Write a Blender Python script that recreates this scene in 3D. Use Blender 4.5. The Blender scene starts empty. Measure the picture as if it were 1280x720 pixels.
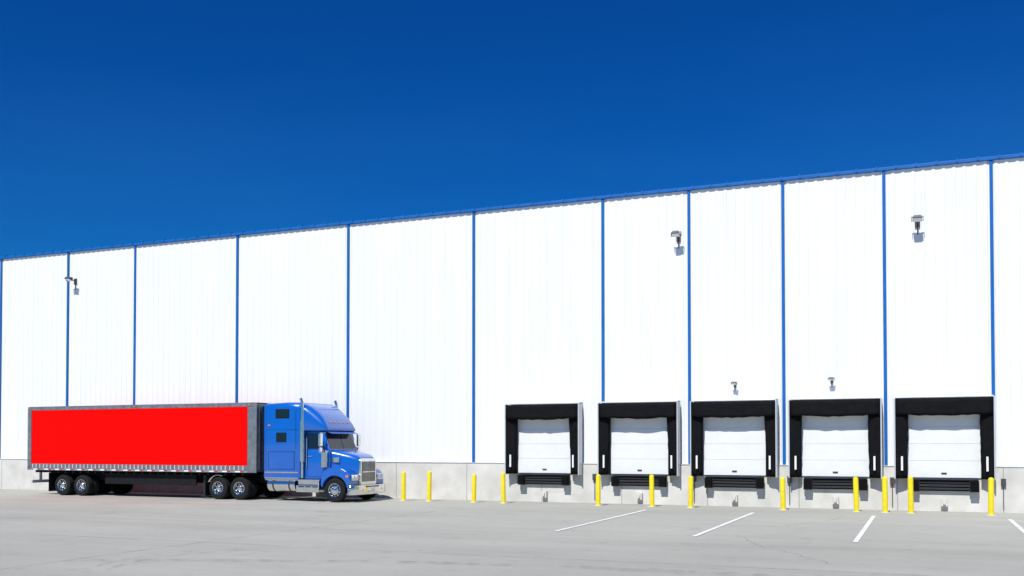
import bpy, math, random
from mathutils import Vector
random.seed(7)
sc = bpy.context.scene
sc.view_settings.view_transform = 'Standard'
sc.view_settings.look = 'None'
sc.view_settings.exposure = 0

# ------------------------------------------------------------------ materials
def mat(name, col, rough=0.6, metal=0.0, var=0.0, vscale=3.0, bump=0.0, bscale=40.0, coat=0.0, spec=None, stretch=None):
    m = bpy.data.materials.new(name); m.use_nodes = True
    nt = m.node_tree; b = nt.nodes['Principled BSDF']
    b.inputs['Base Color'].default_value = (*col, 1)
    b.inputs['Roughness'].default_value = rough
    b.inputs['Metallic'].default_value = metal
    if coat: b.inputs['Coat Weight'].default_value = coat; b.inputs['Coat Roughness'].default_value = 0.05
    if spec is not None: b.inputs['Specular IOR Level'].default_value = spec
    tc = nt.nodes.new('ShaderNodeTexCoord')
    src = tc.outputs['Object']
    if stretch:
        mp = nt.nodes.new('ShaderNodeMapping'); mp.inputs['Scale'].default_value = stretch
        nt.links.new(src, mp.inputs['Vector']); src = mp.outputs['Vector']
    if var:
        n = nt.nodes.new('ShaderNodeTexNoise'); n.inputs['Scale'].default_value = vscale
        n.inputs['Detail'].default_value = 6; n.inputs['Roughness'].default_value = 0.6
        nt.links.new(src, n.inputs['Vector'])
        r = nt.nodes.new('ShaderNodeValToRGB')
        r.color_ramp.elements[0].position = 0.3; r.color_ramp.elements[1].position = 0.7
        r.color_ramp.elements[0].color = (*[c*(1-var) for c in col], 1)
        r.color_ramp.elements[1].color = (*[min(1, c*(1+var*0.5)) for c in col], 1)
        nt.links.new(n.outputs['Fac'], r.inputs['Fac']); nt.links.new(r.outputs['Color'], b.inputs['Base Color'])
    if bump:
        n2 = nt.nodes.new('ShaderNodeTexNoise'); n2.inputs['Scale'].default_value = bscale
        n2.inputs['Detail'].default_value = 4
        nt.links.new(tc.outputs['Object'], n2.inputs['Vector'])
        bp = nt.nodes.new('ShaderNodeBump'); bp.inputs['Strength'].default_value = bump; bp.inputs['Distance'].default_value = 0.01
        nt.links.new(n2.outputs['Fac'], bp.inputs['Height']); nt.links.new(bp.outputs['Normal'], b.inputs['Normal'])
    return m

M_wall = mat('white_metal_cladding', (0.80,0.81,0.80), 0.5, var=0.05, vscale=1.2, stretch=(1.5,1,0.12), spec=0.3)
M_blue = mat('blue_trim', (0.003,0.12,0.42), 0.5, var=0.15, vscale=2, spec=0.3)
M_conc = mat('concrete_wall', (0.63,0.61,0.56), 0.85, var=0.20, vscale=1.1, bump=0.4, bscale=30)
M_roof = mat('roof_membrane', (0.6,0.6,0.6), 0.8, var=0.1)
M_black = mat('dock_rubber', (0.006,0.006,0.007), 0.8, var=0.4, vscale=5, bump=0.5, bscale=9, spec=0.12)
M_trim = mat('aluminium_trim', (0.62,0.63,0.65), 0.4, 0.3, var=0.1)
M_door = mat('dock_door_white', (0.76,0.77,0.76), 0.5, var=0.06, vscale=2)
M_doorseam = mat('door_seam', (0.50,0.51,0.52), 0.6)
M_joint = mat('joint_dark', (0.30,0.30,0.29), 0.8)
M_steel = mat('dark_steel', (0.03,0.03,0.033), 0.55, 0.3, var=0.3, vscale=8)
M_yellow = mat('yellow_paint', (0.88,0.68,0.004), 0.5, var=0.16, vscale=7, bump=0.2)
M_red = mat('red_trailer_panel', (0.86,0.001,0.0005), 0.65, var=0.02, vscale=1.0, spec=0.05)
M_alu = mat('trailer_aluminium', (0.30,0.31,0.32), 0.35, 0.6, var=0.35, vscale=6)
M_truck = mat('blue_truck_paint', (0.002,0.105,0.47), 0.25, 0.0, var=0.08, vscale=3, coat=0.9)
M_chrome = mat('chrome', (0.78,0.78,0.78), 0.16, 1.0, var=0.15, vscale=6)
M_glass = mat('dark_glass', (0.008,0.012,0.018), 0.05, 0.0, var=0.1, spec=0.7)
M_tyre = mat('tyre_rubber', (0.012,0.012,0.013), 0.85, var=0.3, vscale=12, bump=0.3, spec=0.25)
M_under = mat('chassis_black', (0.010,0.010,0.011), 0.7, var=0.3, vscale=5, spec=0.2)
M_lamp = mat('lamp_lens', (0.75,0.78,0.8), 0.15, 0.0, var=0.1, vscale=20)
M_amber = mat('amber_lens', (0.8,0.25,0.01), 0.3, var=0.1)
M_redlens = mat('red_lens', (0.5,0.01,0.01), 0.3, var=0.1)
M_white = mat('white_reflector', (0.8,0.8,0.8), 0.5, var=0.05)
M_grey = mat('lamp_housing_grey', (0.07,0.07,0.075), 0.5, 0.3, var=0.2, vscale=9)

def ground_mat():
    m = bpy.data.materials.new('weathered_pavement'); m.use_nodes = True
    nt = m.node_tree; b = nt.nodes['Principled BSDF']; b.inputs['Roughness'].default_value = 0.85
    b.inputs['Specular IOR Level'].default_value = 0.25
    tc = nt.nodes.new('ShaderNodeTexCoord')
    def noise(scale, detail, st=(1,1,1)):
        mp = nt.nodes.new('ShaderNodeMapping'); mp.inputs['Scale'].default_value = st
        nt.links.new(tc.outputs['Object'], mp.inputs['Vector'])
        n = nt.nodes.new('ShaderNodeTexNoise'); n.inputs['Scale'].default_value = scale
        n.inputs['Detail'].default_value = detail; n.inputs['Roughness'].default_value = 0.65
        nt.links.new(mp.outputs['Vector'], n.inputs['Vector']); return n.outputs['Fac']
    def ramp(f, p0, c0, p1, c1):
        r = nt.nodes.new('ShaderNodeValToRGB'); e = r.color_ramp.elements
        e[0].position = p0; e[1].position = p1; e[0].color = (*c0,1); e[1].color = (*c1,1)
        nt.links.new(f, r.inputs['Fac']); return r.outputs['Color']
    def mul(a, b_, f=1.0):
        x = nt.nodes.new('ShaderNodeMix'); x.data_type = 'RGBA'; x.blend_type = 'MULTIPLY'
        x.inputs['Factor'].default_value = f
        nt.links.new(a, x.inputs['A']); nt.links.new(b_, x.inputs['B']); return x.outputs['Result']
    c = ramp(noise(0.10, 8), 0.35, (0.430,0.425,0.375), 0.65, (0.505,0.495,0.44))
    c = mul(c, ramp(noise(0.35, 6, (0.2,1.6,1)), 0.35, (0.87,0.87,0.87), 0.6, (1,1,1)))
    c = mul(c, ramp(noise(45, 3), 0.3, (0.72,0.72,0.72), 0.7, (1.0,1.0,1.0)))
    c = mul(c, ramp(noise(2.3, 7), 0.30, (0.85,0.84,0.83), 0.44, (1,1,1)))
    nt.links.new(c, b.inputs['Base Color'])
    bp = nt.nodes.new('ShaderNodeBump'); bp.inputs['Strength'].default_value = 0.6; bp.inputs['Distance'].default_value = 0.01
    nt.links.new(noise(60, 4), bp.inputs['Height']); nt.links.new(bp.outputs['Normal'], b.inputs['Normal'])
    return m
M_ground = ground_mat()

def worn(name, col, scale, amin, amax, lo=0.45, hi=0.75):
    mt = bpy.data.materials.new(name); mt.use_nodes=True
    nt=mt.node_tree; b=nt.nodes['Principled BSDF']; b.inputs['Base Color'].default_value=(*col,1); b.inputs['Roughness'].default_value=0.85
    tc=nt.nodes.new('ShaderNodeTexCoord'); nz=nt.nodes.new('ShaderNodeTexNoise'); nz.inputs['Scale'].default_value=scale; nz.inputs['Detail'].default_value=6
    mr=nt.nodes.new('ShaderNodeMapRange'); mr.inputs['From Min'].default_value=lo; mr.inputs['From Max'].default_value=hi
    mr.inputs['To Min'].default_value=amin; mr.inputs['To Max'].default_value=amax
    nt.links.new(tc.outputs['Object'],nz.inputs['Vector']); nt.links.new(nz.outputs['Fac'],mr.inputs['Value']); nt.links.new(mr.outputs['Result'],b.inputs['Alpha'])
    return mt
M_mark = worn('tyre_mark',(0.12,0.12,0.12),3.5,0.0,0.32,0.42,0.7)
M_seam = worn('pavement_joint',(0.18,0.18,0.175),1.5,0.15,0.6,0.35,0.65)
M_paint = worn('worn_line_paint',(0.80,0.80,0.78),8,0.40,1.0,0.32,0.5)
M_stain = worn('oil_stain',(0.10,0.10,0.095),2.2,0.0,0.30,0.50,0.80)

# ------------------------------------------------------------------ helpers
def empty(name, loc=(0,0,0), scale=1.0):
    e = bpy.data.objects.new(name, None); sc.collection.objects.link(e)
    e.location = loc; e.scale = (scale,)*3; e.empty_display_size = 0.3
    return e
def obj(name, verts, faces, m, parent=None, smooth=False, bevel=0, angle=35):
    me = bpy.data.meshes.new(name); me.from_pydata([tuple(v) for v in verts], [], faces); me.update()
    import bmesh
    bm = bmesh.new(); bm.from_mesh(me); bmesh.ops.recalc_face_normals(bm, faces=bm.faces); bm.to_mesh(me); bm.free()
    o = bpy.data.objects.new(name, me); sc.collection.objects.link(o)
    me.materials.append(m)
    if smooth:
        for p in me.polygons: p.use_smooth = True
        me.set_sharp_from_angle(angle=math.radians(angle))
    if bevel:
        b = o.modifiers.new('bevel','BEVEL'); b.width = bevel; b.segments = 2; b.limit_method='ANGLE'
    if parent: o.parent = parent
    return o
def box(name, x0,x1,y0,y1,z0,z1, m, parent=None, bevel=0):
    v=[(x0,y0,z0),(x1,y0,z0),(x1,y1,z0),(x0,y1,z0),(x0,y0,z1),(x1,y0,z1),(x1,y1,z1),(x0,y1,z1)]
    f=[(0,1,2,3),(4,5,6,7),(0,1,5,4),(1,2,6,5),(2,3,7,6),(3,0,4,7)]
    return obj(name,v,f,m,parent,bevel=bevel)
def boxes(name, lst, m, parent=None, bevel=0):
    V=[];F=[]
    for (x0,x1,y0,y1,z0,z1) in lst:
        n=len(V)
        V+=[(x0,y0,z0),(x1,y0,z0),(x1,y1,z0),(x0,y1,z0),(x0,y0,z1),(x1,y0,z1),(x1,y1,z1),(x0,y1,z1)]
        F+=[tuple(i+n for i in f) for f in [(0,1,2,3),(4,5,6,7),(0,1,5,4),(1,2,6,5),(2,3,7,6),(3,0,4,7)]]
    return obj(name,V,F,m,parent,bevel=bevel)
def cyl(name, p0, p1, r0, m, parent=None, r1=None, n=24, smooth=True):
    if r1 is None: r1=r0
    p0=Vector(p0); p1=Vector(p1); d=(p1-p0).normalized()
    a = Vector((0,0,1)) if abs(d.z)<0.9 else Vector((1,0,0))
    u=d.cross(a).normalized(); w=d.cross(u)
    V=[];F=[]
    for p,r in ((p0,r0),(p1,r1)):
        for i in range(n):
            t=2*math.pi*i/n; V.append(p+u*math.cos(t)*r+w*math.sin(t)*r)
    for i in range(n):
        j=(i+1)%n; F.append((i,j,n+j,n+i))
    F.append(tuple(range(n))); F.append(tuple(range(n,2*n)))
    return obj(name,V,F,m,parent,smooth=smooth)
def lathe(name, prof, cx, cy, cz, m, parent, n=48, side=-1):
    V=[];F=[];k=len(prof)
    for i in range(n):
        t=2*math.pi*i/n
        for r,y in prof: V.append((cx+r*math.cos(t), cy+side*y, cz+r*math.sin(t)))
    for i in range(n):
        j=(i+1)%n
        for q in range(k-1): F.append((i*k+q,i*k+q+1,j*k+q+1,j*k+q))
    return obj(name,V,F,m,parent,smooth=True,angle=30)
def rrect(hw, z0, z1, rt, rb, n=5):
    pts=[]
    for (cx,cz,r,a0) in ((hw-rb,z0+rb,rb,-90),(hw-rt,z1-rt,rt,0),(-hw+rt,z1-rt,rt,90),(-hw+rb,z0+rb,rb,180)):
        for i in range(n+1):
            a=math.radians(a0+90*i/n); pts.append((cx+r*math.cos(a), cz+r*math.sin(a)))
    return pts
def loft(name, secs, m, parent, angle=40, cy=0):
    V=[];F=[]
    for (x,hw,z0,z1,rt,rb) in secs:
        for (y,z) in rrect(hw,z0,z1,rt,rb): V.append((x,y+cy,z))
    k=24
    for s in range(len(secs)-1):
        for i in range(k):
            j=(i+1)%k; F.append((s*k+i,s*k+j,(s+1)*k+j,(s+1)*k+i))
    F.append(tuple(range(k))); F.append(tuple(range((len(secs)-1)*k,len(secs)*k)))
    return obj(name,V,F,m,parent,smooth=True,angle=angle)
def extr(name, pts, y0, y1, m, parent, bevel=0, smooth=False):
    n=len(pts)
    V=[(x,y0,z) for x,z in pts]+[(x,y1,z) for x,z in pts]
    F=[tuple(range(n)),tuple(range(n,2*n))]+[(i,(i+1)%n,n+(i+1)%n,n+i) for i in range(n)]
    return obj(name,V,F,m,parent,bevel=bevel,smooth=smooth)

# ------------------------------------------------------------------ ground
g = obj('ground', [(-900,-900,0),(900,-900,0),(900,900,0),(-900,900,0)], [(0,1,2,3)], M_ground)

# ------------------------------------------------------------------ warehouse
W = empty('warehouse')
PL = 1.40; TOP = 10.98
XL, XR = -74.0, 34.0
lines = [-62.9,-57.4,-51.9,-46.2,-40.71,-36.43,-32.44,-26.85,-21.37,-15.80,-10.66,-7.52,-4.33,-1.14,2.00,7.3,12.8,18.2,23.7,29.2]
V=[];F=[]
xs=[];x=XL; pitch=0.30
while x < XR:
    xs += [(x,0.0),(x+0.17,0.0),(x+0.20,-0.018),(x+0.27,-0.018)]
    x += pitch
for (a,b_) in xs: V.append((a,b_,PL)); V.append((a,b_,TOP))
for i in range(len(xs)-1): F.append((2*i,2*i+2,2*i+3,2*i+1))
obj('wall_cladding', V, F, M_wall, W)
boxes('wall_body', [(XL,XR-0.2,0.03,70,0.0,TOP-0.05)], M_roof, W)
boxes('concrete_plinth', [(XL,XR,-0.10,0.02,0,PL)], M_conc, W)
boxes('plinth_cap_flashing', [(XL,XR,-0.12,0.0,PL+0.002,PL+0.03)], M_trim, W)
boxes('blue_joint_strips', [(l-0.05,l+0.05,-0.06,-0.002,PL+0.03,TOP) for l in lines], M_blue, W)
boxes('blue_coping', [(XL,XR,-0.10,0.35,TOP+0.002,TOP+0.11)], M_blue, W, bevel=0.012)
boxes('coping_ribs', [(XL+i*0.6,XL+i*0.6+0.06,-0.12,0.2,TOP+0.03,TOP+0.145) for i in range(int((XR-XL)/0.6))], M_blue, W)
boxes('plinth_joints', [(l-0.012,l+0.012,-0.103,-0.09,0,PL-0.01) for l in [XL+3.05*i for i in range(35)]], M_joint, W)
for i,l in enumerate([-10.95,-7.35,-4.15,-0.95,2.25]):
    boxes('junction_box', [(l-0.07,l+0.07,-0.19,-0.103,0.82,1.05),(l-0.012,l+0.012,-0.14,-0.105,0.1,0.82)], M_grey, W, bevel=0.006)

# ------------------------------------------------------------------ docks
docks=[-12.87,-9.28,-5.96,-2.69,0.57]
def dock(cx, k):
    D = empty('loading_dock', (cx,0,0))
    hw=1.42; zt=3.58; zb=1.03; pr=-0.50
    r = random.Random(k)
    for s in (-1,1):
        xo=s*hw; xi=s*(hw-0.40)
        V=[];F=[];nz=12;nx=4
        tw=r.uniform(0.02,0.07)
        for iz in range(nz+1):
            z=zb+(zt-0.45-zb)*iz/nz
            for ix in range(nx+1):
                f=ix/nx
                xx=xo+(xi-xo)*f + (0.0 if ix<nx else s*tw*(1-iz/nz)*1.6 + r.uniform(-.010,.010))
                yy=pr+0.03+0.10*f + (r.uniform(-.015,.015) if 0<ix else 0)
                V.append((xx,yy,z))
        for iz in range(nz):
            for ix in range(nx):
                a=iz*(nx+1)+ix; F.append((a,a+1,a+nx+2,a+nx+1))
        c=obj('side_curtain',V,F,M_black,D,smooth=True,angle=60)
        so=c.modifiers.new('s','SOLIDIFY'); so.thickness=0.03
        xa=s*(hw-0.002); xb=s*(hw-0.05)
        box('side_housing', min(xa,xb),max(xa,xb),pr+0.045,-0.104,zb,zt-0.03,M_black,D)
        xa=s*(hw-0.01); xb=s*(hw+0.03)
        box('side_trim', min(xa,xb),max(xa,xb),pr-0.01,-0.125,zb-0.02,zt,M_trim,D,bevel=0.005)
        xa=s*(hw-0.36); xb=s*(hw-0.20)
        box('foam_pad', min(xa,xb),max(xa,xb),pr+0.17,-0.125,zb,zt-0.5,M_black,D,bevel=0.02)
        xg=s*(hw-0.20 )
        box('guide_strip', xg-0.03,xg+0.03,pr-0.015,pr+0.03,zb+0.25,zb+0.70,M_white,D,bevel=0.005)
    V=[];F=[];nx=16;nz=5
    for iz in range(nz+1):
        f=iz/nz
        for ix in range(nx+1):
            xx=(-hw+0.03)+(2*hw-0.06)*ix/nx
            sag = 0.05*math.sin(math.pi*ix/nx)*(1-f)
            z=zt-0.52-sag+(0.50+sag)*f + (r.uniform(-.018,.018) if iz==0 else 0)
            V.append((xx,pr-0.03*(1-f)+r.uniform(-.014,.014),z))
    for iz in range(nz):
        for ix in range(nx):
            a=iz*(nx+1)+ix; F.append((a,a+1,a+nx+2,a+nx+1))
    c=obj('header_curtain',V,F,M_black,D,smooth=True,angle=60)
    so=c.modifiers.new('s','SOLIDIFY'); so.thickness=0.02
    V=[(-hw,pr-0.01,zt),(hw,pr-0.01,zt),(hw,-0.02,zt+0.05),(-hw,-0.02,zt+0.05),(-hw,pr-0.01,zt+0.03),(hw,pr-0.01,zt+0.03),(hw,-0.02,zt+0.08),(-hw,-0.02,zt+0.08)]
    obj('hood',V,[(0,1,2,3),(4,5,6,7),(0,1,5,4),(1,2,6,5),(2,3,7,6),(3,0,4,7)],M_trim,D,bevel=0.004)
    dw=1.12; dz0=1.06
    secs=[]; h=(3.2-dz0)/4
    for i in range(4):
        secs.append((-dw,dw,-0.155,-0.125,dz0+i*h+0.003,dz0+(i+1)*h-0.003))
    boxes('door_panels',secs,M_door,D,bevel=0.003)
    box('door_back',-dw,dw,-0.135,-0.104,dz0,3.3,M_doorseam,D)
    boxes('door_tracks',[(-dw-0.08,-dw-0.002,-0.19,-0.104,dz0,3.35),(dw+0.002,dw+0.08,-0.19,-0.104,dz0,3.35)],M_trim,D)
    box('door_handle',-0.08,0.08,-0.18,-0.157,dz0+0.12,dz0+0.16,M_steel,D)
    box('leveler_lip',-0.98,0.98,-0.30,-0.104,0.985,1.03,M_steel,D,bevel=0.006)
    boxes('leveler_slats',[(-0.95,0.95,-0.24,-0.104,0.68+i*0.10,0.745+i*0.10) for i in range(3)],M_steel,D,bevel=0.006)
    box('leveler_pit',-0.97,0.97,-0.125,-0.104,0.64,0.985,M_black,D)
    for s in (-1,1):
        boxes('dock_bumper',[(s*0.86-0.12,s*0.86+0.12,-0.42,-0.282,0.66+i*0.055,0.705+i*0.055) for i in range(6)],M_black,D,bevel=0.005)
        box('bumper_plate',s*0.86-0.14,s*0.86+0.14,-0.28,-0.243,0.62,0.98,M_steel,D)
    boxes('vehicle_restraint',[(-0.10,0.10,-0.24,-0.104,0.16,0.40),(-0.04,0.04,-0.32,-0.242,0.22,0.34)],M_conc,D,bevel=0.01)
    return D
for k,c in enumerate(docks): dock(c,k+1)

# ------------------------------------------------------------------ bollards
bx=[(-18.01,-1.5),(-16.93,-1.5),(-15.11,-1.5),(-13.91,-1.55),(-10.37,-1.55),(-8.50,-1.45),(-7.17,-1.5),(-4.19,-1.45),(-1.96,-1.45),(-1.12,-1.5),(-0.385,-1.5),(1.82,-1.5)]
rr=random.Random(5)
for (x,y) in bx:
    h=1.06+rr.uniform(-.04,.05); R=0.08
    B=empty('yellow_bollard',(x,y,0)); B.rotation_euler=(rr.uniform(-.015,.015),rr.uniform(-.025,.025),0)
    prof=[(R,0),(R,h-0.05),(R*0.9,h-0.015),(R*0.6,h+0.01),(0.001,h+0.02)]
    n=24;V=[];F=[];k=len(prof)
    for i in range(n):
        t=2*math.pi*i/n
        for r_,z in prof: V.append((r_*math.cos(t),r_*math.sin(t),z))
    for i in range(n):
        j=(i+1)%n
        for q in range(k-1): F.append((i*k+q,j*k+q,j*k+q+1,i*k+q+1))
    obj('post',V,F,M_yellow,B,smooth=True)
    cyl('footing',(0,0,0.0),(0,0,0.02),0.15,M_conc,B)

# ------------------------------------------------------------------ wall lights
def flood(x,z,small=False):
    L=empty('wall_floodlight',(x,0,z))
    s=0.5 if small else 0.85
    box('mount_plate',-0.09*s,0.09*s,-0.06,-0.02,-0.16*s,0.16*s,M_grey,L,bevel=0.006)
    cyl('arm',(0,-0.05,0.02),(0,-0.42*s,0.10*s),0.028*s,M_grey,L)
    boxes('bracket',[(-0.21*s,-0.19*s,-0.50*s,-0.42*s,-0.02*s,0.14*s),(0.19*s,0.21*s,-0.50*s,-0.42*s,-0.02*s,0.14*s),(-0.21*s,0.21*s,-0.48*s,-0.44*s,0.142*s,0.165*s)],M_grey,L)
    V=[(-0.17*s,-0.38*s,-0.02*s),(0.17*s,-0.38*s,-0.02*s),(0.17*s,-0.66*s,0.08*s),(-0.17*s,-0.66*s,0.08*s),
       (-0.12*s,-0.40*s,0.14*s),(0.12*s,-0.40*s,0.14*s),(0.12*s,-0.60*s,0.19*s),(-0.12*s,-0.60*s,0.19*s)]
    obj('housing',V,[(0,1,2,3),(4,5,6,7),(0,1,5,4),(1,2,6,5),(2,3,7,6),(3,0,4,7)],M_grey,L,bevel=0.01)
    V=[(-0.15*s,-0.40*s,-0.026*s),(0.15*s,-0.40*s,-0.026*s),(0.15*s,-0.64*s,0.060*s),(-0.15*s,-0.64*s,0.060*s)]
    obj('lens',V,[(0,1,2,3)],M_lamp,L)
    cyl('conduit',(0.0,-0.05,-0.16*s),(0.0,-0.05,-0.45*s),0.014,M_grey,L)
for (x,z,s) in [(-35.98,9.6,0),(-7.89,9.35,0),(-0.14,9.2,0),(-5.95,4.15,1),(-2.79,4.22,1)]: flood(x,z,bool(s))

# ------------------------------------------------------------------ painted lines, joints & tyre marks
PLn = empty('parking_lines')
for x in (-8.24,-4.86,-1.38,2.20,5.7,9.2):
    obj('painted_line',[(x-0.055,-11.7,0.012),(x+0.055,-11.7,0.012),(x+0.055,-3.2,0.012),(x-0.055,-3.2,0.012)],[(0,1,2,3)],M_paint,PLn)
PJ = empty('pavement_joints')
rj=random.Random(11)
def wob(p0,p1,w,z,n=60,amp=0.05):
    V=[];F=[];o=0
    dx=p1[0]-p0[0];dy=p1[1]-p0[1];L=math.hypot(dx,dy);nx,ny=-dy/L,dx/L
    for i in range(n+1):
        o+=rj.uniform(-amp,amp)*0.5; o*=0.93; t=i/n; ww=w*rj.uniform(0.6,1.3)
        cx=p0[0]+dx*t+nx*o; cy=p0[1]+dy*t+ny*o
        V+=[(cx-nx*ww/2,cy-ny*ww/2,z),(cx+nx*ww/2,cy+ny*ww/2,z)]
    for i in range(n): F.append((2*i,2*i+1,2*i+3,2*i+2))
    return V,F
for (p0,p1,w,z,a) in [((-70,-6.2),(30,-6.2),0.03,0.004,0.0),((-50,-17.2),(20,-16.9),0.035,0.008,0.06),((-14.5,-34),(-14.2,-6.2),0.03,0.004,0.05),((-30,-22),(-29.6,-6.2),0.03,0.004,0.05)]:
    V,F=wob(p0,p1,w,z,80,a); obj('joint',V,F,M_seam,PJ)
for _ in range(7):
    x=rj.uniform(-28,0); y=rj.uniform(-24,-8); a=rj.uniform(0,6.28); L=rj.uniform(2,6)
    V,F=wob((x,y),(x+L*math.cos(a),y+L*math.sin(a)),0.018,0.004,40,0.16); obj('crack',V,F,M_seam,PJ)
TM=empty('tyre_marks')
def arc(cx,cy,R,a0,a1,w,z=0.016,m=M_mark):
    V=[];F=[];n=48
    for i in range(n+1):
        a=math.radians(a0+(a1-a0)*i/n)
        for r_ in (R-w/2,R+w/2): V.append((cx+r_*math.cos(a),cy+r_*math.sin(a),z))
    for i in range(n): F.append((2*i,2*i+1,2*i+3,2*i+2))
    obj('tyre_mark',V,F,m,TM)
arc(-10.2,-19.8,2.9,95,215,0.10,0.016); arc(-10.2,-19.8,3.25,100,205,0.08,0.020)
arc(-3,-42,24,70,118,0.22,0.028)
ST=empty('pavement_stains')
for _ in range(9):
    x=rj.uniform(-26,1); y=rj.uniform(-12,-3.8); n=20; R=rj.uniform(0.3,0.9)
    V=[(x+R*rj.uniform(.7,1.2)*math.cos(2*math.pi*i/n),y+R*rj.uniform(.7,1.2)*math.sin(2*math.pi*i/n),0.008) for i in range(n)]
    obj('stain',V,[tuple(range(n))],M_stain,ST)

# ------------------------------------------------------------------ wheels
def wheel(name, x, ys, side, R, parent, dual=True, chrome=True, front=False):
    wdt=0.26
    k=R
    tyre=[(0.56*k,-0.02),(0.60*k,0.0),(0.90*k,0.0),(0.97*k,-0.02),(k,-0.055),(k,-0.10),(k*0.985,-0.105),(k*0.985,-0.115),(k,-0.12),(k,-0.16),(k*0.985,-0.165),(k*0.985,-0.175),(k,-0.18),(k,-0.21),(0.97*k,-0.245),(0.90*k,-wdt),(0.56*k,-wdt)]
    lathe(name+'_tyre',tyre,x,ys,R,M_tyre,parent,side=side)
    if dual:
        lathe(name+'_inner_tyre',tyre,x,ys-side*0.30,R,M_tyre,parent,side=side)
    mm=M_chrome if chrome else M_alu
    if front:
        rim=[(0.58*k,-0.02),(0.58*k,0.005),(0.54*k,0.0),(0.50*k,-0.03),(0.42*k,-0.02),(0.30*k,0.015),(0.24*k,0.02),(0.23*k,0.06),(0.15*k,0.09),(0.001,0.10)]
    else:
        rim=[(0.58*k,-0.02),(0.58*k,0.005),(0.54*k,0.0),(0.50*k,-0.06),(0.48*k,-0.13),(0.40*k,-0.14),(0.28*k,-0.13),(0.26*k,-0.03),(0.18*k,0.0),(0.001,0.01)]
    lathe(name+'_rim',rim,x,ys,R,mm,parent,side=side)
    yh = (-0.012 if front else -0.136)
    for i in range(10):
        a=2*math.pi*i/10; rr_=0.40*k if front else 0.43*k
        cx=x+rr_*math.cos(a); cz=R+rr_*math.sin(a)
        cyl(name+'_hand_hole',(cx,ys+side*(yh-0.02),cz),(cx,ys+side*(yh+0.006),cz),0.045*k/0.43,M_under,parent,n=12)
        a+=0.3; rr_=0.29*k
        cx=x+rr_*math.cos(a); cz=R+rr_*math.sin(a)
        y0=yh+0.02 if front else -0.13
        cyl(name+'_nut',(cx,ys+side*(y0-0.01),cz),(cx,ys+side*(y0+0.03),cz),0.016,mm,parent,n=6)

# ------------------------------------------------------------------ trailer
OX,OY = -20.345,-2.23
T = empty('semi_trailer',(OX,OY,0),1.02)
x0,x1=-14.29,-2.79; hw=1.25; zb=1.02; zt=3.60
box('box_core',x0+0.03,x1-0.03,-hw+0.03,hw-0.03,zb+0.03,zt-0.02,M_alu,T)
for s in (-1,1):
    ya=s*(hw-0.028); yb=s*(hw-0.008)
    box('red_side_panel',x0+0.22,x1-0.42,min(ya,yb),max(ya,yb),1.28,3.47,M_red,T)
    def rail(n,a,b_,c,d,m=M_alu,p=0.0,bv=0.006):
        y1_=s*(hw+p); y0_=s*(hw-0.029)
        return box(n,a,b_,min(y0_,y1_),max(y0_,y1_),c,d,m,T,bevel=bv)
    rail('top_rail',x0,x1,3.472,zt)
    rail('bottom_rail',x0+0.2,x1-0.4,zb,1.10,m=M_chrome,p=0.006)
    rail('lower_panel',x0+0.2,x1-0.4,1.102,1.278,p=-0.01)
    rail('rear_post',x0,x0+0.198,zb,3.47)
    rail('front_post',x1-0.12,x1,zb,3.47)
    rail('front_panel',x1-0.415,x1-0.125,zb,3.47,p=-0.012)
    # rivet rows on the frame
    yr0,yr1=sorted((s*(hw+0.0005),s*(hw+0.006)))
    boxes('rivets',[(x0+0.15+i*0.25,x0+0.17+i*0.25,yr0,yr1,3.50,3.52) for i in range(45)]+[(x0+0.1,x0+0.12,yr0,yr1,1.3+i*0.2,1.32+i*0.2) for i in range(10)],M_trim,T)
    L=[];n=int((x1-x0-0.7)/0.20)
    for i in range(n):
        a=x0+0.28+i*0.20
        yy0=s*(hw-0.008); yy1=s*(hw+0.008)
        L.append((a,a+0.05,min(yy0,yy1),max(yy0,yy1),1.105,1.27))
    boxes('side_posts',L,M_trim,T)
    L=[];L2=[]
    for i in range(18):
        a=x0+0.35+i*0.6; yy0=s*(hw+0.007); yy1=s*(hw+0.010)
        L.append((a,a+0.22,min(yy0,yy1),max(yy0,yy1),1.035,1.08)); L2.append((a+0.23,a+0.38,min(yy0,yy1),max(yy0,yy1),1.035,1.08))
    boxes('reflective_tape_white',L,M_white,T); boxes('reflective_tape_red',L2,M_redlens,T)
    for xx in (x0+0.1,x0+5.7,x1-0.3):
        yy0=s*(hw+0.0); yy1=s*(hw+0.025)
        box('marker_lamp',xx-0.04,xx+0.04,min(yy0,yy1),max(yy0,yy1),3.53,3.57,M_amber,T)
box('roof_cap',x0,x1,-hw+0.04,hw-0.04,zt+0.002,zt+0.025,M_alu,T,bevel=0.006)
boxes('rear_doors',[(x0-0.03,x0+0.02,-hw+0.1,-0.01,zb+0.1,zt-0.15),(x0-0.03,x0+0.02,0.01,hw-0.1,zb+0.1,zt-0.15)],M_alu,T,bevel=0.006)
boxes('front_wall_ribs',[(x1-0.028,x1+0.02,-hw+0.15+i*0.3,-hw+0.2+i*0.3,zb+0.1,zt-0.1) for i in range(8)],M_alu,T)
boxes('floor_crossmembers',[(x0+0.4+i*0.4,x0+0.48+i*0.4,-hw+0.06,hw-0.06,0.92,zb-0.002) for i in range(27)],M_under,T)
boxes('bogie_frame',[(-13.4,-10.6,-0.6,-0.45,0.62,0.915),(-13.4,-10.6,0.45,0.6,0.62,0.915)],M_under,T)
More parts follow.
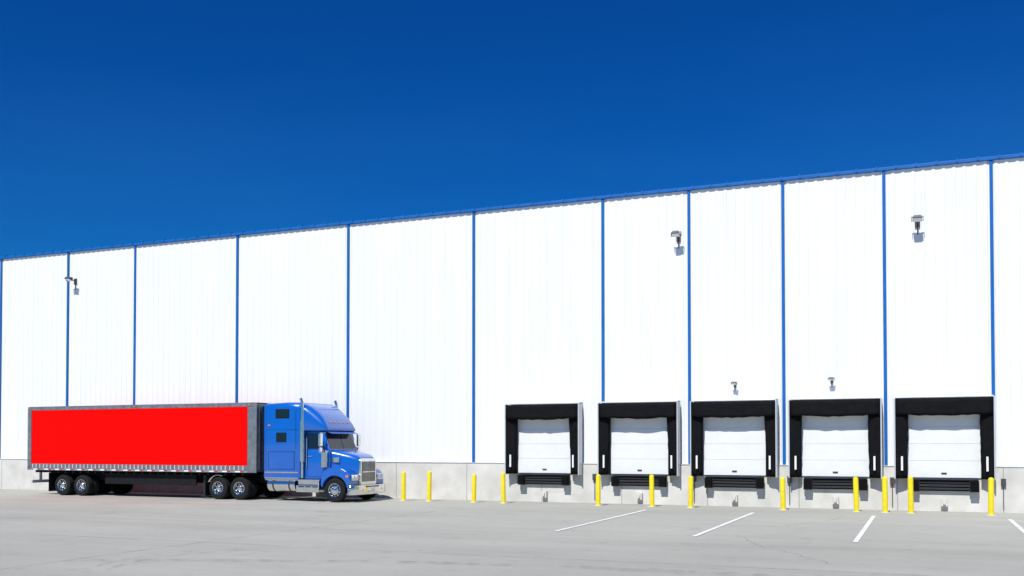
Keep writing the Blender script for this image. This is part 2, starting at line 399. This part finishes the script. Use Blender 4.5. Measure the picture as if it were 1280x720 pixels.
for s in (-1,1):
    y0_,y1_=sorted((s*(hw-0.22),s*(hw-0.28)))
    box('underside_shade_panel',-10.3,-5.75,y0_,y1_,0.50,0.915,M_under,T,bevel=0.01)  # added black panel standing in for the shade under the trailer
    y0_,y1_=sorted((s*0.85,s*0.97))
    box('landing_leg',-5.45,-5.31,y0_,y1_,0.12,0.915,M_steel,T,bevel=0.01)
    y0_,y1_=sorted((s*0.78,s*1.02)); box('landing_foot',-5.52,-5.24,y0_,y1_,0.08,0.118,M_steel,T)
    y0_,y1_=sorted((s*0.62,s*1.2)); box('mudflap',-13.15,-13.13,y0_,y1_,0.15,0.915,M_under,T)
cyl('landing_brace',(-5.38,-0.85,0.6),(-5.38,0.85,0.6),0.03,M_steel,T)
for ax in (-12.39,-11.36):
    cyl('axle',(ax,-0.9,0.41),(ax,0.9,0.41),0.07,M_under,T)
    for s in (-1,1): wheel('trailer_wheel',ax,s*1.22,s,0.415,T,chrome=True)
boxes('rear_bumper',[(x0+0.05,x0+0.13,-1.1,1.1,0.48,0.6),(x0+0.06,x0+0.12,-0.7,-0.6,0.602,1.018),(x0+0.06,x0+0.12,0.6,0.7,0.602,1.018)],M_trim,T)
boxes('tail_lamps',[(x0-0.03,x0-0.002,-1.1,-0.8,1.03,1.1),(x0-0.03,x0-0.002,0.8,1.1,1.03,1.1)],M_redlens,T)
for s in (-1,1): boxes('rear_lamp_side',[(x0+0.02,x0+0.1,*sorted((s*(hw+0.001),s*(hw+0.012))),1.12,1.17)],M_redlens,T)

# ------------------------------------------------------------------ tractor
K = empty('semi_truck_tractor',(OX,OY,0),1.02)
boxes('frame_rails',[(-5.2,1.0,-0.45,-0.35,0.62,0.86),(-5.2,1.0,0.35,0.45,0.62,0.86)],M_under,K)
box('fifth_wheel',-4.6,-3.6,-0.5,0.5,0.88,0.98,M_under,K)
for ax in (-4.58,-3.60):
    cyl('drive_axle',(ax,-0.9,0.42),(ax,0.9,0.42),0.1,M_under,K)
    for s in (-1,1): wheel('drive_wheel',ax,s*1.20,s,0.425,K)
cyl('steer_axle',(0.54,-0.9,0.42),(0.54,0.9,0.42),0.08,M_under,K)
for s in (-1,1): wheel('steer_wheel',0.54,s*1.17,s,0.43,K,dual=False,front=True)
loft('sleeper',[(-2.50,1.17,0.82,3.52,0.16,0.04),(-2.44,1.20,0.80,3.58,0.18,0.05),(-1.5,1.20,0.80,3.62,0.2,0.05),(-0.98,1.19,0.80,3.60,0.22,0.05),(-0.93,1.16,0.84,3.56,0.22,0.05)],M_truck,K)
loft('roof_fairing',[(-0.94,1.15,2.56,3.56,0.24,0.05),(-0.78,1.13,2.56,3.53,0.30,0.05),(-0.6,1.10,2.56,3.44,0.34,0.05),(-0.4,1.07,2.56,3.30,0.36,0.05),(-0.2,1.04,2.56,3.11,0.30,0.05),(-0.04,1.01,2.56,2.90,0.2,0.05),(0.06,0.97,2.565,2.72,0.09,0.04),(0.10,0.94,2.58,2.64,0.03,0.02)],M_truck,K)
loft('cab_body',[(-0.93,1.02,0.80,1.86,0.05,0.08),(-0.2,1.02,0.80,1.86,0.05,0.08),(0.16,0.98,0.80,1.86,0.05,0.08),(0.20,0.95,0.82,1.84,0.05,0.08)],M_truck,K)
V=[(-0.93,-1.01,1.862),(0.18,-0.96,1.862),(0.18,0.96,1.862),(-0.93,1.01,1.862),(-0.93,-0.98,2.558),(-0.10,-0.90,2.558),(-0.10,0.90,2.558),(-0.93,0.98,2.558)]
obj('greenhouse',V,[(0,1,2,3),(4,5,6,7),(0,1,5,4),(1,2,6,5),(2,3,7,6),(3,0,4,7)],M_truck,K,bevel=0.03)
def lerp(a,b_,t): return tuple(a[i]+(b_[i]-a[i])*t for i in range(3))
def pane(name,c00,c10,c01,c11,u0,u1,v0,v1,off,m,par):
    P=[]
    for (u,v) in ((u0,v0),(u1,v0),(u1,v1),(u0,v1)):
        P.append(lerp(lerp(c00,c10,u),lerp(c01,c11,u),v))
    P=[tuple(p[i]+off[i] for i in range(3)) for p in P]
    back=[tuple(p[i]-off[i]*1.5 for i in range(3)) for p in P]
    return obj(name,P+back,[(0,1,2,3),(4,5,6,7),(0,1,5,4),(1,2,6,5),(2,3,7,6),(3,0,4,7)],m,par)
pane('windshield_left',V[1],V[2],V[5],V[6],0.05,0.485,0.08,0.93,(0.012,0,0.005),M_glass,K)
pane('windshield_right',V[1],V[2],V[5],V[6],0.515,0.95,0.08,0.93,(0.012,0,0.005),M_glass,K)
pane('door_window_near',V[0],V[1],V[4],V[5],0.20,0.86,0.08,0.86,(0,-0.012,0.0),M_glass,K)
pane('door_window_far',V[3],V[2],V[7],V[6],0.20,0.86,0.08,0.86,(0,0.012,0.0),M_glass,K)
obj('sun_visor',[(-0.02,-0.92,2.57),(-0.02,0.92,2.57),(0.22,0.88,2.46),(0.22,-0.88,2.46),(-0.02,-0.92,2.59),(-0.02,0.92,2.59),(0.23,0.88,2.48),(0.23,-0.88,2.48)],[(0,1,2,3),(4,5,6,7),(0,1,5,4),(1,2,6,5),(2,3,7,6),(3,0,4,7)],M_truck,K)
boxes('roof_marker_lamps',[(-0.03,0.02,-0.6+i*0.3-0.02,-0.6+i*0.3+0.02,2.86,2.91) for i in range(5)],M_amber,K,bevel=0.01)
loft('hood',[(0.14,0.86,0.85,1.88,0.18,0.05),(0.4,0.80,0.85,1.84,0.20,0.05),(0.8,0.70,0.82,1.76,0.22,0.05),(1.08,0.62,0.80,1.68,0.22,0.05),(1.17,0.58,0.80,1.60,0.18,0.05)],M_truck,K)
loft('grille_surround',[(1.16,0.56,0.62,1.58,0.12,0.05),(1.235,0.54,0.62,1.56,0.12,0.05)],M_chrome,K)
box('grille_dark',1.20,1.24,-0.45,0.45,0.72,1.45,M_under,K)
boxes('grille_bars',[(1.22,1.26,-0.43+i*0.078,-0.43+i*0.078+0.022,0.72,1.45) for i in range(12)],M_chrome,K,bevel=0.004)
box('grille_crossbar',1.225,1.265,-0.45,0.45,1.06,1.09,M_chrome,K)
for s in (-1,1):
    cx,cz,ri=0.54,0.43,0.52
    inner=[(cx+ri*math.cos(a),cz+ri*math.sin(a)) for a in [math.radians(8+164*i/16) for i in range(17)]]
    outer=[(-0.04,0.62),(-0.02,0.95),(0.08,1.12),(0.26,1.22),(0.54,1.26),(0.82,1.22),(1.02,1.12),(1.14,0.98),(1.18,0.80),(1.18,0.62)]
    pts=inner+outer
    y0_,y1_=sorted((s*0.58,s*1.19))
    f=extr('front_fender',pts,y0_,y1_,M_truck,K,bevel=0.05)
    for md in f.modifiers: md.segments=4
    y0_,y1_=sorted((s*0.66,s*1.10))
    box('headlight_bezel',1.16,1.22,y0_,y1_,0.78,0.99,M_chrome,K,bevel=0.02)
    for yy in (0.77,0.98):
        cyl('headlight',(1.205,s*yy,0.885),(1.245,s*yy,0.885),0.085,M_lamp,K)
    box('turn_lamp',1.02,1.12,*sorted((s*1.185,s*1.2)),0.9,0.97,M_amber,K)
    cyl('exhaust_lower',(-0.86,s*1.13,0.85),(-0.86,s*1.13,1.5),0.05,M_chrome,K)
    cyl('exhaust_shield',(-0.86,s*1.13,1.45),(-0.86,s*1.13,2.9),0.088,M_chrome,K)
    cyl('exhaust_pipe',(-0.86,s*1.13,2.9),(-0.86,s*1.13,3.58),0.06,M_chrome,K)
    cyl('exhaust_tip',(-0.86,s*1.13,3.56),(-0.92,s*1.14,3.74),0.06,M_chrome,K)
    cyl('air_cleaner',(0.05,s*1.08,1.25),(0.05,s*1.08,1.78),0.12,M_chrome,K)
    cyl('air_cleaner_cap',(0.05,s*1.08,1.78),(0.05,s*1.08,1.86),0.125,M_chrome,K,r1=0.06)
    cyl('fuel_tank',(-2.35,s*0.93,0.60),(-1.15,s*0.93,0.60),0.25,M_chrome,K,n=36)
    for xx in (-2.1,-1.4): cyl('tank_strap',(xx-0.025,s*0.93,0.6),(xx+0.025,s*0.93,0.6),0.258,M_steel,K,n=36)
    y0_,y1_=sorted((s*0.80,s*1.17))
    boxes('step_box',[(-1.10,-0.12,y0_,y1_,0.34,0.60),(-1.06,-0.16,*sorted((s*0.80,s*1.10)),0.602,0.80)],M_chrome,K,bevel=0.02)
    boxes('step_treads',[(-0.98+i*0.29,-0.76+i*0.29,*sorted((s*1.171,s*1.185)),0.52,0.56) for i in range(3)],M_under,K)
    box('cab_skirt',-2.45,-0.1,*sorted((s*1.10,s*1.16)),0.76,0.798,M_chrome,K)
    box('sleeper_window_frame',-1.98,-1.38,*sorted((s*1.195,s*1.212)),3.02,3.36,M_under,K,bevel=0.03)
    box('sleeper_window',-1.94,-1.42,*sorted((s*1.2125,s*1.218)),3.06,3.32,M_glass,K,bevel=0.004)
    boxes('sleeper_hatch',[(-2.3,-1.15,*sorted((s*1.195,s*1.206)),1.16,1.17),(-2.3,-1.15,*sorted((s*1.195,s*1.206)),1.80,1.81),(-2.3,-2.29,*sorted((s*1.195,s*1.206)),1.17,1.80),(-1.16,-1.15,*sorted((s*1.195,s*1.206)),1.17,1.80)],M_under,K)
    boxes('sleeper_panel_seams',[(-2.44,-0.99,*sorted((s*1.192,s*1.203)),2.60,2.608),(-1.10,-1.092,*sorted((s*1.188,s*1.203)),1.9,3.35),(-2.40,-2.392,*sorted((s*1.19,s*1.203)),1.1,3.35)],M_under,K)
    box('sleeper_lower_window',-1.95,-1.5,*sorted((s*1.195,s*1.212)),2.15,2.5,M_glass,K,bevel=0.02)
    boxes('sleeper_marker_lamp',[(-2.3,-2.2,*sorted((s*1.2,s*1.22)),2.75,2.79)],M_amber,K)
    boxes('sleeper_trim_band',[(-2.44,-0.99,*sorted((s*1.197,s*1.209)),1.02,1.07),(-2.44,-0.99,*sorted((s*1.197,s*1.209)),0.82,0.86)],M_chrome,K)
    yy=(s*1.015,s*1.026)
    boxes('door_seams',[(-0.72,-0.71,*sorted(yy),0.9,1.85),(0.04,0.05,*sorted((s*0.99,s*1.012)),0.9,1.85),(-0.72,0.05,*sorted(yy),0.9,0.91)],M_under,K)
    box('door_handle',-0.66,-0.52,*sorted((s*1.02,s*1.05)),1.62,1.66,M_chrome,K,bevel=0.008)
    cyl('grab_handle',(-0.72,s*1.07,1.25),(-0.72,s*1.07,2.3),0.016,M_chrome,K)
    box('mirror_head',-0.02,0.07,*sorted((s*1.20,s*1.38)),2.0,2.46,M_chrome,K,bevel=0.02)
    box('convex_mirror',-0.01,0.06,*sorted((s*1.21,s*1.37)),1.78,1.96,M_chrome,K,bevel=0.02)
    for zz in (1.90,2.48): cyl('mirror_arm',(0.0,s*0.93,zz),(0.02,s*1.29,zz),0.014,M_chrome,K)
    cyl('mirror_post',(0.02,s*1.29,1.74),(0.02,s*1.29,2.5),0.012,M_chrome,K)
    a_=[math.radians(70+i*12) for i in range(8)]
    V2=[];F2=[]
    for a in a_:
        for yy2 in (s*0.66,s*1.22): V2.append((-4.58+0.50*math.cos(a),yy2,0.425+0.50*math.sin(a)))
    for i in range(7): F2.append((2*i,2*i+1,2*i+3,2*i+2))
    q=obj('quarter_fender',V2,F2,M_chrome,K,smooth=True)
    so=q.modifiers.new('s','SOLIDIFY'); so.thickness=0.015
    box('mudflap',-5.16,-5.145,*sorted((s*0.66,s*1.22)),0.14,0.82,M_under,K)
    box('hood_vent',0.22,0.52,*sorted((s*0.78,s*0.86)),1.42,1.60,M_chrome,K,bevel=0.01)
Vb=[];Fb=[]
prof=[(-0.10,0.30),(0.0,0.27),(0.03,0.36),(0.035,0.48),(0.02,0.60),(-0.08,0.63)]
ysb=[-1.20,-1.17,-1.05,-0.8,-0.4,0,0.4,0.8,1.05,1.17,1.20]
bend=[-0.28,-0.14,-0.05,0.0,0.03,0.04,0.03,0.0,-0.05,-0.14,-0.28]
for yv,bv in zip(ysb,bend):
    for (a,z) in prof: Vb.append((1.35+a+bv,yv,z))
k=len(prof)
for i in range(len(ysb)-1):
    for j in range(k-1): Fb.append((i*k+j,i*k+j+1,(i+1)*k+j+1,(i+1)*k+j))
q=obj('front_bumper',Vb,Fb,M_chrome,K,smooth=True,angle=50)
so=q.modifiers.new('s','SOLIDIFY'); so.thickness=0.02
boxes('bumper_fog_lamps',[(1.34,1.40,-0.75,-0.55,0.40,0.50),(1.34,1.40,0.55,0.75,0.40,0.50)],M_lamp,K,bevel=0.02)
box('bumper_air_slot',1.38,1.418,-0.45,0.45,0.53,0.57,M_under,K)
box('number_plate',1.41,1.43,-0.15,0.15,0.36,0.50,M_white,K)
box('radiator_under',0.6,1.2,-0.5,0.5,0.35,0.85,M_under,K)
box('engine',-0.9,0.6,-0.33,0.33,0.5,0.95,M_under,K)
for i,dy in enumerate((-0.25,0,0.25)):
    cyl('air_line',(-2.5,dy,1.6),(-2.72,dy,1.35),0.02,[M_redlens,M_truck,M_under][i],K,n=8)

# ------------------------------------------------------------------ light / world
EL=51; AZ=4
sun=bpy.data.lights.new('sun','SUN'); sun.energy=5.0; sun.angle=math.radians(0.5); sun.color=(1.0,0.98,0.93)
so=bpy.data.objects.new('sun',sun); sc.collection.objects.link(so)
sd=Vector((-math.sin(math.radians(AZ))*math.cos(math.radians(EL)),-math.cos(math.radians(AZ))*math.cos(math.radians(EL)),math.sin(math.radians(EL))))
so.rotation_euler=sd.to_track_quat('Z','Y').to_euler(); so.location=(-10,-40,40)
w=bpy.data.worlds.new('World'); sc.world=w; w.use_nodes=True
nt=w.node_tree; bg=nt.nodes['Background']; bg.inputs['Strength'].default_value=0.10
sky=nt.nodes.new('ShaderNodeTexSky'); sky.sky_type='NISHITA'; sky.sun_disc=False
sky.sun_elevation=math.radians(EL); sky.sun_rotation=math.radians(180+AZ); sky.air_density=1.0; sky.dust_density=0.3; sky.ozone_density=3.0
hs=nt.nodes.new('ShaderNodeHueSaturation'); hs.inputs['Saturation'].default_value=1.35; hs.inputs['Value'].default_value=0.9
nt.links.new(sky.outputs['Color'],hs.inputs['Color'])
mx=nt.nodes.new('ShaderNodeMix'); mx.data_type='RGBA'; mx.blend_type='MULTIPLY'; mx.inputs['Factor'].default_value=1.0
mx.inputs['B'].default_value=(0.06,0.48,0.92,1)
nt.links.new(hs.outputs['Color'],mx.inputs['A'])
tc=nt.nodes.new('ShaderNodeTexCoord'); mp=nt.nodes.new('ShaderNodeMapping'); mp.inputs['Scale'].default_value=(1.2,1.2,4.5); mp.inputs['Rotation'].default_value=(0.2,0.35,0)
nz=nt.nodes.new('ShaderNodeTexNoise'); nz.inputs['Scale'].default_value=1.3; nz.inputs['Detail'].default_value=4; nz.inputs['Roughness'].default_value=0.45
mr=nt.nodes.new('ShaderNodeMapRange'); mr.inputs['From Min'].default_value=0.45; mr.inputs['From Max'].default_value=0.85; mr.inputs['To Max'].default_value=0.07
nt.links.new(tc.outputs['Generated'],mp.inputs['Vector']); nt.links.new(mp.outputs['Vector'],nz.inputs['Vector']); nt.links.new(nz.outputs['Fac'],mr.inputs['Value'])
m2=nt.nodes.new('ShaderNodeMix'); m2.data_type='RGBA'; m2.inputs['B'].default_value=(1.0,3.4,6.5,1)
nt.links.new(mr.outputs['Result'],m2.inputs['Factor']); nt.links.new(mx.outputs['Result'],m2.inputs['A'])
nt.links.new(m2.outputs['Result'],bg.inputs['Color'])

# ------------------------------------------------------------------ camera
cam=bpy.data.cameras.new('camera'); co=bpy.data.objects.new('camera',cam); sc.collection.objects.link(co)
co.location=(0,-34.12,2.1); co.rotation_euler=(math.radians(91.2),0,math.radians(22.64))
cam.sensor_width=36; cam.lens=34.73; cam.shift_y=0.1328; cam.clip_end=3000
sc.camera=co
